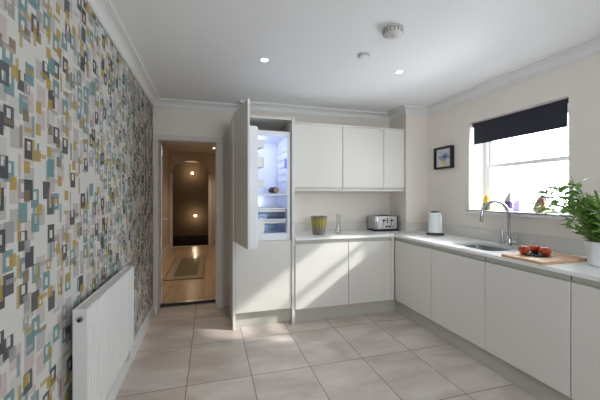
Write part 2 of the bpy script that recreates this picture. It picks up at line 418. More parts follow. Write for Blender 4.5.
# doorway casing, jamb lining
bm = new()
box(bm, XL + .019, DX0 + .004, YD - .022, YD - .0005, 0, DZ + .045)
box(bm, DX1 - .004, DX1 + .085, YD - .022, YD - .0005, 0, DZ + .045)
box(bm, DX0 + .004, DX1 - .004, YD - .022, YD - .0005, DZ - .004, DZ + .045)
box(bm, DX1 + .065, DX1 + .085, YD - .030, YD - .022, 0, DZ + .045)
struct('trim_2', bm, M['casing'])
bm = new()
box(bm, DX0 + .0005, DX0 + .012, YD, 4.149, HZ + .001, DZ - .013); box(bm, DX1 - .012, DX1 - .0005, YD, 4.149, HZ + .001, DZ - .013); box(bm, DX0 + .0005, DX1 - .0005, YD, 4.149, DZ - .013, DZ - .0005)
struct('trim_3', bm, M['casing'])

# window in the right wall: sliding sashes, sill board
win = struct('window_1', bxs([(2.905, 2.955, WY0, WY0 + .045, WZ0, WZ1), (2.905, 2.955, WY1 - .045, WY1, WZ0, WZ1), (2.905, 2.955, WY0 + .045, WY1 - .045, WZ1 - .05, WZ1), (2.905, 2.955, WY0 + .045, WY1 - .045, WZ0, WZ0 + .03)]), M['gloss_white'])
zm = 1.68
struct('upper_sash', bxs([(2.930, 2.950, WY0 + .046, WY0 + .075, zm - .02, WZ1 - .051), (2.930, 2.950, WY1 - .075, WY1 - .046, zm - .02, WZ1 - .051), (2.930, 2.950, WY0 + .075, WY1 - .075, zm - .02, zm + .02), (2.930, 2.950, WY0 + .075, WY1 - .075, WZ1 - .09, WZ1 - .051)]), M['gloss_white'], win)
struct('lower_sash', bxs([(2.908, 2.929, WY0 + .046, WY0 + .08, WZ0 + .031, zm + .022), (2.908, 2.929, WY1 - .08, WY1 - .046, WZ0 + .031, zm + .022), (2.908, 2.929, WY0 + .08, WY1 - .08, zm - .018, zm + .022), (2.908, 2.929, WY0 + .08, WY1 - .08, WZ0 + .031, WZ0 + .055)]), M['gloss_white'], win)
struct('window_pane', bxs([(2.939, 2.942, WY0 + .07, WY1 - .07, zm + .015, WZ1 - .085), (2.918, 2.921, WY0 + .075, WY1 - .075, WZ0 + .05, zm - .01)]), M['pane'], win)
bm = new(); box(bm, 2.672, 2.904, WY0 + .001, WY1 - .001, WZ0 + .0005, WZ0 + .012); box(bm, 2.672, 2.6995, WY0 - .045, WY1 + .045, WZ0 - .026, WZ0 + .012, .003)
struct('trim_4', bm, M['gloss_white'])
SILL = WZ0 + .012
# reveal lining in white gloss
struct('trim_5', bxs([(2.701, 2.904, WY1 - .006, WY1 - .0005, SILL, WZ1 - .001), (2.701, 2.904, WY0 + .0005, WY0 + .006, SILL, WZ1 - .001), (2.701, 2.904, WY0 + .006, WY1 - .006, WZ1 - .006, WZ1 - .0005)]), M['wall'])
w2 = struct('added_window', bxs([(RX0, RX0 + .05, -1.58, -1.53, RZ0, RZ1), (RX1 - .05, RX1, -1.58, -1.53, RZ0, RZ1), (RX0 + .05, RX1 - .05, -1.58, -1.53, RZ1 - .05, RZ1), (RX0 + .05, RX1 - .05, -1.58, -1.53, RZ0, RZ0 + .05), (1.075, 1.125, -1.58, -1.53, RZ0 + .05, RZ1 - .05)]), M['gloss_white'])  # frame of the added window, out of view behind the camera
struct('window_pane', bxs([(RX0 + .05, 1.075, -1.557, -1.553, RZ0 + .05, RZ1 - .05), (1.125, RX1 - .05, -1.557, -1.553, RZ0 + .05, RZ1 - .05)]), M['pane'], w2)

# ------------------------------------------------------------------ hall beyond the doorway
HX0, HX1, HY = -.98, .45, 8.60
struct('floor_hall', bxs([(HX0 - .1, HX1 + .1, 4.151, HY, HZ - .16, HZ)]), M['hall_floor'])
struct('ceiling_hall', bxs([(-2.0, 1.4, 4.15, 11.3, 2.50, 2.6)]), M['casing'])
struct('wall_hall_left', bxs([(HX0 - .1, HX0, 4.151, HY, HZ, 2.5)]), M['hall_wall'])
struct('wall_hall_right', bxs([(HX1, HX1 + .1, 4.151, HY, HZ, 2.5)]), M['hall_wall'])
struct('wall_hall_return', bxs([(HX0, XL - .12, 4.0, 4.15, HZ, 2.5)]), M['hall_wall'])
bm = new(); box(bm, HX0 + .0005, HX0 + .018, 4.2, HY - .001, HZ, HZ + .14); struct('baseboard_hall', bm, M['trim'])
# arch wall
ax0, ax1, spr, rise = -.95, -.01, 1.93, .365
bm = new()
hole = [(ax0, HZ - .002), (ax0, spr)] + [((ax0 + ax1) / 2 - (ax1 - ax0) / 2 * math.cos(t), spr + rise * math.sin(t)) for t in [PI * i / 24 for i in range(1, 24)]] + [(ax1, spr), (ax1, HZ - .002)]
prism(bm, [(-2.0, -1.0), (1.4, -1.0), (1.4, 2.4995), (-2.0, 2.4995)], 0, .2, [hole])
for v in bm.verts: v.co = Vector((v.co.x, HY + .001 + v.co.z, v.co.y))
struct('wall_hall_arch', bm, M['hall_wall'])
bm = new()   # pale pilaster edges of the arch
box(bm, ax0 - .045, ax0 + .03, HY - .03, HY, HZ + .001, spr); box(bm, ax1 - .03, ax1 + .045, HY - .03, HY, HZ + .001, spr)
struct('trim_6', bm, M['trim'])
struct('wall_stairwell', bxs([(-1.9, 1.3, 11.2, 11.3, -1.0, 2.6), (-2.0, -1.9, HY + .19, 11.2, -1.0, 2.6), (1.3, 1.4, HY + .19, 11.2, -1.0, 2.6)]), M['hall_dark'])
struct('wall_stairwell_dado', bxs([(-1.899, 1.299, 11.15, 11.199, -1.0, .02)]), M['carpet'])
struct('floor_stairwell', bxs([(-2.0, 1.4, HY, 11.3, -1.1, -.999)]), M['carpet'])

# threshold riser with metal strip
t = thing('door_threshold', 'dark raised threshold with metal edge strip across the doorway between tiles and wooden hall floor', 'threshold', (0, 0, 0))
obj('riser', bxs([(DX0 + .001, DX1 - .001, 4.135, 4.150, .0005, HZ - .004)]), M['threshold'], t)
obj('metal_strip', bxs([(DX0 + .013, DX1 - .013, 4.128, 4.175, HZ + .0005, HZ + .004)], .001), M['brass'], t)

# open hall door, hinged on the left jamb, seen on edge
dl = obj('door_1', bxs([(0, .66, 0, .04, HZ + .008, 2.005)], .002), M['gloss_white'], None); dl['kind'] = 'structure'
dl.location = (DX0 + .022, 4.157, 0); dl.rotation_euler = (0, 0, math.radians(97.5))
for z in (.25, 1.85): obj('hinge', bxs([(-.012, .004, -.006, .012, z, z + .10)], .002), M['steel'], dl)
bm = new(); cyl(bm, (.61, -.001, 1.04), (.61, -.05, 1.04), .009); tube(bm, [(.61, -.05, 1.04), (.56, -.055, 1.04), (.49, -.055, 1.04)], .009); obj('door_handle', bm, M['steel'], dl, True)

# walk-on glass panel in hall floor
t = thing('glass_floor_panel', 'square walk-on glass panel set into the wooden hall floor beyond the doorway', 'floor panel', (-.4, 6.2, HZ))
obj('glass_border', bxs([(-.29, .29, -.95, .95, .0005, .006)], .002), M['floor_glass_rim'], t)
obj('glass_pane', bxs([(-.17, .20, -.74, .80, .0062, .009)], .001), M['floor_glass'], t)
bm = new()
for b in ((-.30, .30, -.965, -.951), (-.30, .30, .951, .965), (-.30, -.291, -.951, .951), (.291, .30, -.951, .951)): box(bm, *b, .0005, .008)
obj('panel_frame', bm, M['threshold'], t)

# hall lamps
def point(name, loc, e, col, r=.03, spot=None):
    l = bpy.data.lights.new(name, 'SPOT' if spot else 'POINT'); l.energy = e; l.color = col; l.shadow_soft_size = r
    if spot: l.spot_size = math.radians(spot); l.spot_blend = .8
    o = bpy.data.objects.new(name, l); COL.objects.link(o); o.location = loc; return o
def downlight(x, y, z, label, glow, group, r=.029):
    t = thing('downlight', label, 'ceiling light', (x, y, z), 0, group)
    bm = new(); lathe(bm, [(r, -.001), (r + .012, -.001), (r + .012, -.004), (r, -.007), (r - .002, -.004)], cap0=False, cap1=False)
    fs = 0; obj('bezel', bm, M['white'], t, True)
    bm = new(); lathe(bm, [(r, -.0012), (r, -.0035), (r * .6, -.0045)]); obj('lens', bm, glow, t, True)
    return t
WARM = (1, .82, .60)
downlight(.09, 7.7, 2.50, 'small lit downlight in the hall ceiling just in front of the arch', M['warm_lamp'], 'hall downlights')
downlight(-.35, 5.3, 2.50, 'added unseen downlight in the hall ceiling just past the doorway', M['warm_lamp'], 'hall downlights')  # extra fitting out of view, added to brighten the hall floor
point('hall_lamp', (.09, 7.7, 2.46), 22, WARM, spot=120)
point('hall_lamp', (-.35, 5.3, 2.46), 26, WARM, spot=120)  # light of the added downlight
def wall_light(x, z, label):
    t = thing('wall_light', label, 'wall light', (x, 11.199, z), 0, 'stairwell wall lights')
    bm = new(); cyl(bm, (0, -.001, 0), (0, -.02, 0), .05, 24); obj('bezel', bm, M['brass'], t, True)
    bm = new(); cyl(bm, (0, -.021, 0), (0, -.035, 0), .034, 24, .028); obj('lens', bm, M['warm_lamp'], t, True)
    point('stair_lamp', (x, 10.9, z), 2.2, WARM)
wall_light(-.575, 2.13, 'upper bright round light on the brown wall seen through the arch')
wall_light(-.48, .69, 'lower bright round light on the brown wall seen through the arch')

# ------------------------------------------------------------------ ceiling fittings
downlight(.43, 2.54, H, 'round lit downlight in the kitchen ceiling nearest the open fridge door', M['lamp'], 'kitchen downlights')
downlight(1.638, 2.449, H, 'round lit downlight in the kitchen ceiling nearest the window blind', M['lamp'], 'kitchen downlights')
point('kitchen_lamp', (.43, 2.54, H - .03), 1.5, (1, .9, .78), spot=100); point('kitchen_lamp', (1.638, 2.449, H - .03), 1.5, (1, .9, .78), spot=100)
t = thing('smoke_detector', 'round off-white smoke detector with grey vents on the ceiling', 'smoke detector', (1.18, 1.84, H))
bm = new(); lathe(bm, [(.070, -.0005), (.070, -.010), (.066, -.012)], seg=40); obj('base', bm, M['grey_pl'], t, True)
bm = new(); lathe(bm, [(.060, -.013), (.064, -.018), (.062, -.034), (.048, -.044), (.02, -.047)], seg=40); obj('cover', bm, M['detector'], t, True)
bm = new()
for k in range(16):
    a = 2 * PI * k / 16; c, s = math.cos(a), math.sin(a)
    tube(bm, [(.0625 * c, .0625 * s, -.019), (.061 * c, .061 * s, -.034)], .004, 6)
obj('vent_slots', bm, M['darkgrey'], t)
bm = new(); lathe(bm, [(.012, -.0475), (.012, -.050), (.006, -.051)], seg=20); obj('test_button', bm, M['grey_pl'], t, True)
t = thing('ceiling_plate', 'small round white blanking plate on the ceiling beside the smoke detector', 'ceiling plate', (1.175, 2.24, H))
bm = new(); lathe(bm, [(.047, -.0005), (.046, -.010), (.036, -.014), (.028, -.012)], seg=36); obj('plate', bm, M['grey_pl'], t, True)
bm = new(); lathe(bm, [(.036, -.0145), (.030, -.018)], seg=30); obj('centre_disc', bm, M['ceiling'], t, True)

# ------------------------------------------------------------------ tall fridge housing + fridge
FY = 3.22
fh = thing('fridge_cabinet', 'tall ivory fridge housing cabinet with its upper door swung open beside the doorway', 'cabinet', (0, 0, 0))
obj('side_panel', bxs([(.222, .248, FY - .001, YD - .032, .001, 2.19)], .0015), M['door_front'], fh)
obj('side_panel', bxs([(.838, .868, FY - .012, YN - .002, .001, 2.20)], .0015), M['door_front'], fh)
obj('top_panel', bxs([(.2495, .8365, FY, YN - .002, 2.17, 2.19)], .001), M['door_front'], fh)
obj('back_panel', bxs([(.2495, .8365, YN - .012, YN - .002, .02, 2.168)]), M['carcass'], fh)
obj('fridge_shelf_panel', bxs([(.2495, .8365, FY + .01, YN - .014, .872, .890)]), M['carcass'], fh)
obj('lower_door', bxs([(.251, .835, FY - .001, FY + .018, .165, .886)], .0015), M['door_front'], fh)
obj('plinth', bxs([(.2495, .8365, 3.275, 3.293, .001, .160)]), M['plinth'], fh)
# open upper door
hx, hy = .247, FY - .006; ang = math.atan2(2.69 - hy, .322 - hx)
ud = obj('upper_door', bxs([(.004, .555, -.019, .0, .905, 2.188)], .0015), M['door_front'], fh); ud.location = (hx, hy, 0); ud.rotation_euler = (0, 0, ang)

fr = thing('refrigerator', 'white built-in refrigerator with lit interior and open door in the tall cabinet', 'refrigerator', (0, 0, 0))
X0, X1, Y0, Y1, Z0, Z1 = .262, .826, FY + .012, 3.76, .892, 2.045
w = .035
obj('liner', bxs([(X0, X0 + w, Y0, Y1, Z0, Z1), (X1 - w, X1, Y0, Y1, Z0, Z1), (X0 + w, X1 - w, Y1 - w, Y1, Z0, Z1), (X0 + w, X1 - w, Y0, Y1 - w, Z1 - .055, Z1), (X0 + w, X1 - w, Y0, Y1 - w, Z0, Z0 + .075)], .004), M['fridge_white'], fr)
ix0, ix1 = X0 + w + .001, X1 - w - .001
for z in (1.375, 1.225, 1.105):
    s = obj('glass_shelf', bxs([(ix0, ix1, Y0 + .05, Y1 - w - .001, z, z + .006)], .001), M['shelf_glass'], fr)
    obj('shelf_trim', bxs([(ix0, ix1, Y0 + .036, Y0 + .049, z - .008, z + .010)], .002), M['white'], s)
def drawer(z0, z1, label=None):
    bm = new(); x0, x1, y0, y1 = ix0 + .012, ix1 - .012, Y0 + .055, Y1 - w - .02
    for b in ((x0, x1, y0, y0 + .004), (x0, x1, y1 - .004, y1), (x0, x0 + .004, y0 + .004, y1 - .004), (x1 - .004, x1, y0 + .004, y1 - .004)): box(bm, *b, z0, z1)
    box(bm, x0 + .004, x1 - .004, y0 + .004, y1 - .004, z0, z0 + .004)
    d = obj('salad_drawer', bm, M['fridge_clear'], fr); obj('drawer_handle', bxs([(x0, x1, y0 - .012, y0 - .001, z1 - .022, z1)], .003), M['white'], d)
drawer(.975, 1.090); drawer(1.115, 1.212)
for side, xa, xb in ((0, ix0, ix0 + .014), (1, ix1 - .014, ix1)):
    for z in (1.52, 1.60, 1.68, 1.76, 1.84): obj('shelf_rail', bxs([(xa, xb, Y0 + .09, Y1 - w - .05, z, z + .012)], .003), M['fridge_white'], fr)
obj('blue_sticker', bxs([(ix1 - .006, ix1 - .001, Y0 + .03, Y0 + .10, 1.66, 1.76)], .001), M['sticker_glow'], fr)  # blue sticker on the liner wall, given an added glow
obj('fridge_light', bxs([(ix0 + .05, ix0 + .20, Y0 + .10, Y0 + .20, Z1 - .062, Z1 - .056)], .001), M['fridge_glow'], fr)
point('fridge_glow', (ix0 + .16, Y0 + .16, Z1 - .10), 1.3, (.52, .60, 1), .05)
point('fridge_glow', (.545, Y1 - .10, 1.30), .4, (.52, .60, 1), .04); point('fridge_glow', (.545, Y0 + .25, 1.095), .35, (.52, .60, 1), .03)  # two more lamps added to brighten the lower shelves and drawers
# fridge door, fixed to the back of the cabinet door
fd = obj('door', bxs([(.035, .50, .0015, .088, .895, 1.975)], .014), M['fridge_white'], fr, True); fd.location = (hx, hy, 0); fd.rotation_euler = (0, 0, ang)
obj('door_seal', bxs([(.055, .068, .0885, .096, .915, 1.955), (.468, .481, .0885, .096, .915, 1.955), (.068, .468, .0885, .096, .915, .928), (.068, .468, .0885, .096, 1.942, 1.955)], .002), M['white'], fd)
for z, h in ((1.80, .07), (1.62, .09), (1.44, .07), (1.02, .13)):
    bm = new(); box(bm, .075, .43, .0885, .092, z, z + h); box(bm, .075, .43, .160, .167, z, z + h, .003); box(bm, .075, .082, .092, .160, z, z + h, .002); box(bm, .423, .43, .092, .160, z, z + h, .002); box(bm, .082, .423, .092, .160, z, z + .006)
    obj('door_bin', bm, M['white'], fd)
# item on the top glass shelf
t = thing('food_jar', 'small dark round jar lying on its side on the top shelf of the open fridge', 'jar', (.665, 3.36, 1.382 + .0385), .35)
bm = new(); lathe(bm, [(.020, -.05), (.034, -.046), (.038, -.036), (.038, .045), (.030, .055), (.02, .056)], seg=28); bmesh.ops.rotate(bm, matrix=Matrix.Rotation(PI / 2, 3, 'X'), verts=bm.verts)
bmesh.ops.translate(bm, vec=(0, 0, 0), verts=bm.verts)
obj('jar_body', bm, mat('dark_blue_jar', (.02, .02, .045), .3), t, True)
bm = new(); lathe(bm, [(.028, .0565), (.029, .066), (.022, .070)], seg=28); bmesh.ops.rotate(bm, matrix=Matrix.Rotation(PI / 2, 3, 'X'), verts=bm.verts); obj('lid', bm, mat('tan_lid', (.42, .26, .17), .5), t, True)

# ------------------------------------------------------------------ base cabinets (handleless, with grip rail)
WT, WB = .912, .887      # worktop top / underside
BY, BX = 3.20, 2.075
def base_unit(name, label, w, depth, group, filler=None, mirror=False):
    """front face on y=0 of local space, body behind (+y), from x=0 to x=w"""
    t = thing(name, label, 'cabinet', (0, 0, 0), 0, group)
    obj('body', bxs([(.001, .019, .022, depth, .150, .885), (w - .019, w - .001, .022, depth, .150, .885), (.019, w - .019, .022, depth, .150, .168), (.019, w - .019, depth - .012, depth, .168, .885)]), M['carcass'], t)
    d = obj('door', bxs([(.0025, w - .0025, 0, .019, .150, .842)], .0015), M['door_front'], t)
    obj('grip_rail', bxs([(.004, w - .004, .0195, .0215, .835, .855), (.004, w - .004, .006, .0215, .8555, .884)], .001), M['plinth'], t)
    if filler: obj('filler_post', bxs([(w + .003, w + filler, .002, .019, .150, .884)], .001), M['door_front'], t)
    return t
G = 'ivory base cabinets'
b1 = base_unit('base_cabinet', 'ivory base cabinet next to the tall fridge cabinet, under the mustard pot', 1.487 - .870, .575, G); b1.location = (.870, BY, 0)
b2 = base_unit('base_cabinet', 'ivory base cabinet in the inner corner, under the toaster', 2.028 - 1.4885, .575, G, filler=.0445); b2.location = (1.4885, BY, 0)
for ya, yb, lab in ((2.576, 3.196, 'ivory base cabinet on the window side, first from the corner, below the kettle'), (1.953, 2.574, 'ivory base cabinet under the sink'), (1.347, 1.951, 'ivory base cabinet under the chopping board'), (.745, 1.345, 'ivory base cabinet below the potted plant'), (.145, .743, 'ivory base cabinet at the open end of the window side run')):
    u = base_unit('base_cabinet', lab, yb - ya, .61, G); u.location = (BX, yb, 0); u.rotation_euler = (0, 0, -PI / 2)
tag(obj('plinth_board', bxs([(.870, 2.113, 3.238, 3.254, .001, .1495)]), M['plinth']), 'greige plinth board under the two base cabinets beside the fridge cabinet', 'plinth')
tag(obj('plinth_board', bxs([(2.114, 2.130, .150, 3.254, .001, .1495)]), M['plinth']), 'long greige plinth board under the base cabinets below the window', 'plinth')
tag(obj('end_panel', bxs([(BX, 2.69, .124, .142, .001, .885)], .001), M['door_front']), 'ivory end panel closing the open end of the window side cabinets', 'panel')

# worktop, L-shaped, with the sink cut-out and upstands
SX0, SX1, SY0, SY1 = 2.17, 2.53, 1.99, 2.45
wt = thing('worktop', 'white stone L-shaped worktop running from the fridge cabinet round below the window', 'worktop', (0, 0, 0))
bm = new(); prism(bm, [(.8705, 3.188), (2.062, 3.188), (2.062, .12), (2.698, .12), (2.698, 3.403), (2.371, 3.403), (2.371, 3.778), (.8705, 3.778)], WB, WT, [rrect(SX0, SX1, SY0, SY1, .07)])
obj('slab', bm, M['worktop'], wt)
obj('upstand', bxs([(.8705, 2.371, 3.758, 3.778, WT + .0005, WT + .115), (2.351, 2.371, 3.404, 3.757, WT + .0005, WT + .115), (2.351, 2.698, 3.383, 3.403, WT + .0005, WT + .115), (2.678, 2.698, .12, 3.3825, WT + .0005, WT + .115)], .001), M['upstand'], wt)

# sink bowl
sk = thing('sink', 'stainless steel undermounted sink bowl in the worktop below the window', 'sink', (0, 0, 0))
bm = new(); rings = []
for ins, z in ((-.012, WB - .001), (-.004, WB - .001), (.000, WB - .006), (.004, WB - .10), (.012, WB - .145), (.035, WB - .160), (.10, WB - .165)):
    rings.append([bm.verts.new((x, y, z)) for x, y in rrect(SX0 + ins, SX1 - ins, SY0 + ins, SY1 - ins, max(.02, .07 - ins))])
for a, b in zip(rings, rings[1:]):
    for i in range(len(a)): j = (i + 1) % len(a); bm.faces.new((a[i], a[j], b[j], b[i]))
bm.faces.new(rings[-1])
obj('bowl', bm, M['steel'], sk, True)
bm = new(); lathe(bm, [(.042, WB - .1645), (.042, WB - .161), (.030, WB - .160), (.026, WB - .163)], 2.35, 2.22, 28); obj('drain', bm, M['chrome'], sk, True)

# mixer tap
tp = thing('mixer_tap', 'chrome swan-neck mixer tap with two lever handles behind the sink', 'tap', (2.60, 2.19, WT + .0008))
bm = new(); lathe(bm, [(.030, 0), (.030, .006), (.024, .012), (.022, .060), (.018, .075), (.0135, .085)], seg=28); obj('base', bm, M['chrome'], tp, True)
R = .127; dx, dy = -.97, .243
pts = [(0, 0, .075), (0, 0, .27)] + [(dx * R * (1 - math.cos(a)), dy * R * (1 - math.cos(a)), .27 + R * math.sin(a)) for a in [PI * k / 16 for k in range(1, 17)]] + [(dx * 2 * R, dy * 2 * R, .235)]
bm = new(); tube(bm, pts, .0135, 16); obj('spout', bm, M['chrome'], tp, True)
bm = new(); cyl(bm, (dx * 2 * R, dy * 2 * R, .2345), (dx * 2 * R, dy * 2 * R, .215), .014, 16); obj('spout_nozzle', bm, M['chrome'], tp, True)
for s in (-1, 1):
    bm = new(); cyl(bm, (0, s * .020, .040), (0, s * .062, .040), .013, 16); obj('valve', bm, M['chrome'], tp, True)
    bm = new(); tube(bm, [(0, s * .063, .030), (0, s * .066, .06), (-.002, s * .070, .125)], [.016, .011, .0075], 14); obj('handle', bm, M['chrome'], tp, True)

# ------------------------------------------------------------------ wall cabinets
UY, UB, UT = 3.43, 1.47, 2.185
def wall_unit(x0, x1, label, first=[None]):
    t = thing('wall_cabinet', label, 'cabinet', (x0, UY, 0), 0, 'ivory wall cabinets'); w = x1 - x0
    obj('body', bxs([(.001, w - .001, .021, YN - UY - .002, 1.44, UT - .002)]), M['carcass'], t)
    obj('door', bxs([(.002, w - .003, 0, .019, UB - .005, UT)], .0015), M['door_front'], t)
    obj('light_pelmet', bxs([(.0005, w - .0005, .012, .030, 1.418, 1.437)], .001), M['door_front'], t)
wall_unit(.872, 1.522, 'wall cabinet with one ivory door next to the open fridge cabinet')
wall_unit(1.524, 2.072, 'wall cabinet with one ivory door, the middle one of the three')
wall_unit(2.074, 2.368, 'narrow ivory wall cabinet beside the wall pier above the toaster')
tag(obj('cabinet_top_trim', bxs([(.872, 2.368, UY - .004, UY + .020, UT + .003, UT + .020)], .001), M['door_front']), 'thin ivory trim strip running along the tops of the wall cabinets', 'trim')

# ------------------------------------------------------------------ things on the worktop
# ribbed pot
t = thing('ribbed_pot', 'mustard and grey ribbed pot with scalloped rim on the worktop beside the fridge cabinet', 'pot', (1.215, 3.42, WT + .001))
def flute(r, z, a): return r * (1 + .025 * math.cos(14 * a)), z + (.003 * math.cos(7 * a) if z > .19 else 0)
bm = new(); lathe(bm, [(.066, 0), (.071, .004), (.078, .07), (.088, .15), (.095, .212), (.090, .212), (.083, .15), (.073, .07), (.066, .010)], seg=84, mod=flute); obj('pot_body', bm, M['pot_glaze'], t, True)
# clear bottle vase
t = obj('glass_vase', None or (lambda b: (lathe(b, [(.030, 0), (.034, .004), (.034, .045), (.026, .085), (.021, .12), (.024, .235), (.021, .235), (.018, .12), (.022, .085), (.030, .045), (.030, .008)], seg=32), b)[1])(new()), M['clear'], None, True, (1.475, 3.46, WT + .001))
tag(t, 'slim clear glass vase on the worktop between the mustard pot and the toaster', 'vase')

# toaster
t = thing('toaster', 'brushed steel four-slice toaster on the worktop under the narrow wall cabinet', 'toaster', (2.168, 3.615, WT + .001))
W2, D2 = .168, .112
obj('base', bxs([(-W2, W2, -D2, D2, .0, .022)], .006), M['black'], t, True)
obj('shell', bxs([(-W2 + .022, W2 - .022, -D2 + .004, D2 - .004, .023, .195)], .02), M['steel'], t, True)
for s in (-1, 1):
    xa, xb = sorted((s * (W2 - .0215), s * W2)); obj('side_panel', bxs([(xa, xb, -D2 + .002, D2 - .002, .023, .190)], .009), M['steel' if s < 0 else 'darkgrey'], t, True)
for s in (-1, 1):
    obj('bread_slot', bxs([(-.105, .105, s * .045 - .036, s * .045 - .010, .1955, .1975), (-.105, .105, s * .045 + .010, s * .045 + .036, .1955, .1975)], .0005), M['black'], t)
obj('front_plate', bxs([(-.136, .136, -D2 - .001, -D2 + .0035, .032, .184)], .0015), mat('polished_steel', (.88, .88, .88), .3, metal=1), t)
for x in (-.055, .055):
    g = obj('lever_slot', bxs([(x - .004, x + .004, -D2 - .003, -D2 - .0012, .075, .160)]), M['black'], t)
    obj('lever', bxs([(x - .024, x + .024, -D2 - .028, -D2 - .0035, .128, .142)], .004), M['black'], g)
    bm = new(); cyl(bm, (x * .40, -D2 - .0015, .060), (x * .40, -D2 - .020, .060), .014, 20); obj('browning_dial', bm, M['chrome'], t, True)
    obj('button_row', bxs([(x * 1.35 - .014, x * 1.35 + .014, -D2 - .005, -D2 - .0012, .050, .057)], .001), M['darkgrey'], t)
obj('centre_strip', bxs([(-.006, .006, -D2 - .004, -D2 - .0012, .100, .165)], .001), M['black'], t)

# kettle
t = thing('kettle', 'white jug kettle with black lid standing on its round base in the worktop corner', 'kettle', (2.50, 3.03, WT + .001))
bm = new(); lathe(bm, [(.096, 0), (.098, .006), (.092, .016), (.070, .024)], seg=36); obj('power_base', bm, M['darkgrey'], t, True)
bm = new(); lathe(bm, [(.074, .026), (.080, .032), (.078, .06), (.070, .15), (.060, .245), (.056, .256)], seg=40)
for v in bm.verts:   # pour lip towards -x
    if v.co.z > .22 and v.co.y > .03: v.co.y += .018 * (v.co.z - .22) / .036
obj('jug', bm, M['kettle'], t, True)
bm = new(); lathe(bm, [(.052, .2565), (.050, .266), (.025, .274), (.0, .276)][:3], seg=36); obj('lid', bm, M['black'], t, True)
hd = Vector((-.12, -.993, 0))
def hp(r, z): return (hd.x * r, hd.y * r, z)
bm = new(); tube(bm, [hp(.056, .235), hp(.085, .238), hp(.102, .215), hp(.104, .15), hp(.098, .09), hp(.080, .062)], [.011, .012, .013, .013, .012, .010], 14); obj('handle', bm, M['white'], t, True)
obj('water_window', bxs([(.0745, .0755, -.010, .010, .08, .11)]), M['grey_pl'], t)
bm = new(); tube(bm, [(.072, .072, .008), (.10, .12, .006), (.13, .20, .006), (.150, .30, .02)], .004, 8); obj('cable', bm, M['black'], t, True)

# chopping board, dish, apples
BZ = WT + .001
t = obj('chopping_board', (lambda b: (prism(b, rrect(2.072, 2.50, 1.512, 1.812, .012), BZ, BZ + .018), b)[1])(new()), M['board'])
tag(t, 'rectangular beech chopping board lying on the worktop between sink and potted plant', 'chopping board')
DZ0 = BZ + .0185
t = obj('dish', (lambda b: (lathe(b, [(.060, 0), (.080, .004), (.092, .010), (.090, .012), (.078, .0075), (.02, .006)], seg=40), b)[1])(new()), M['slate'], None, True, (2.268, 1.70, DZ0))
tag(t, 'small dark dish under the apples on the chopping board', 'dish')
def apple(x, y, lab, rz):
    bm = new(); pr = []
    for i in range(17):
        a = -PI / 2 + PI * i / 16; r = math.cos(a); z = math.sin(a)
        z = z * .90 - .16 * math.exp(-(r / .32) ** 2) * (1 if z > 0 else -.6)
        rr = r * (1 + .06 * z); pr.append((max(.0015, rr * .036), z * .0345))
    lathe(bm, pr, seg=28)
    zmin = min(v.co.z for v in bm.verts)
    t = thing('apple', lab, 'apple', (x, y, DZ0 + .0078 - zmin), rz, 'apples on the chopping board')
    t['group'] = 'apples on the chopping board'
    obj('flesh', bm, M['apple'], t, True)
    bm = new(); tube(bm, [(0, 0, .026), (.002, 0, .036), (.006, .001, .044)], [.0014, .0012, .0018], 8); obj('stem', bm, M['apple_stem'], t, True)
apple(2.212, 1.742, 'red apple on the dark dish nearest the sink', .3)
apple(2.318, 1.742, 'red apple at the back of the dark dish, nearest the wall', 1.9)
apple(2.292, 1.650, 'red apple on the dark dish nearest the potted plant', 3.6)

# potted plant
t = thing('potted_plant', 'leafy green bamboo-like plant in a white pot on the worktop beside the chopping board', 'plant', (2.42, 1.375, WT + .001))
bm = new(); lathe(bm, [(.072, 0), (.078, .004), (.098, .150), (.100, .156), (.093, .156), (.090, .145), (.088, .13)], seg=44, cap1=False); obj('pot', bm, M['ceramic'], t, True)
bm = new(); lathe(bm, [(.084, .118), (.0865, .128), (.04, .134)], seg=32); obj('soil', bm, M['soil'], t, True)
bs = new(); bl = new()
def leaf(bm, p, d, L, wd, droop):
    d = d.normalized(); side = d.cross(Vector((0, 0, 1)))
    if side.length < .1: side = Vector((1, 0, 0))
    side.normalize(); roll = random.uniform(-.9, .9); up = side.cross(d); side = side * math.cos(roll) + up * math.sin(roll); up = side.cross(d)
    n = 6; rows = []
    for i in range(n + 1):
        s = i / n; w_ = wd * (math.sin(PI * min(1, s * .92 + .04)) ** .8) * (1 - .25 * s)
        c = p + d * L * s + Vector((0, 0, -droop * L * s * s)); fold = .25 * w_
        rows.append([bm.verts.new(c - side * w_ + up * fold), bm.verts.new(c), bm.verts.new(c + side * w_ + up * fold)])
    for a, b in zip(rows, rows[1:]):
        for k in (0, 1): bm.faces.new((a[k], a[k + 1], b[k + 1], b[k]))
def branch(p0, dirv, L, bend, nl, lw=1, s0=.22):
    pts = [p0]; d = dirv.normalized(); n = 12
    for i in range(n):
        d = (d + Vector((0, 0, -bend / n))).normalized(); pts.append(pts[-1] + d * L / n)
    tube(bs, pts, [.0032 * (1 - .7 * i / n) for i in range(n + 1)], 7)
    az = random.uniform(0, 6)
    for k in range(nl):
        s = s0 + (1 - s0) * (k + .5) / nl; i = min(n - 1, int(s * n)); p = pts[i] + (pts[i + 1] - pts[i]) * (s * n - i); t_ = (pts[i + 1] - pts[i]).normalized()
        az += 2.4 + random.uniform(-.4, .4)
        o = Vector((math.cos(az), math.sin(az), random.uniform(-.1, .5))); dd = (t_ * .7 + o); lw_ = lw
        leaf(bl, p, dd, random.uniform(.06, .105) * lw, random.uniform(.009, .0145) * (1.45 if lw > 1 else 1), random.uniform(.1, .6))
    leaf(bl, pts[-1], pts[-1] - pts[-2], .085, .008, .3)
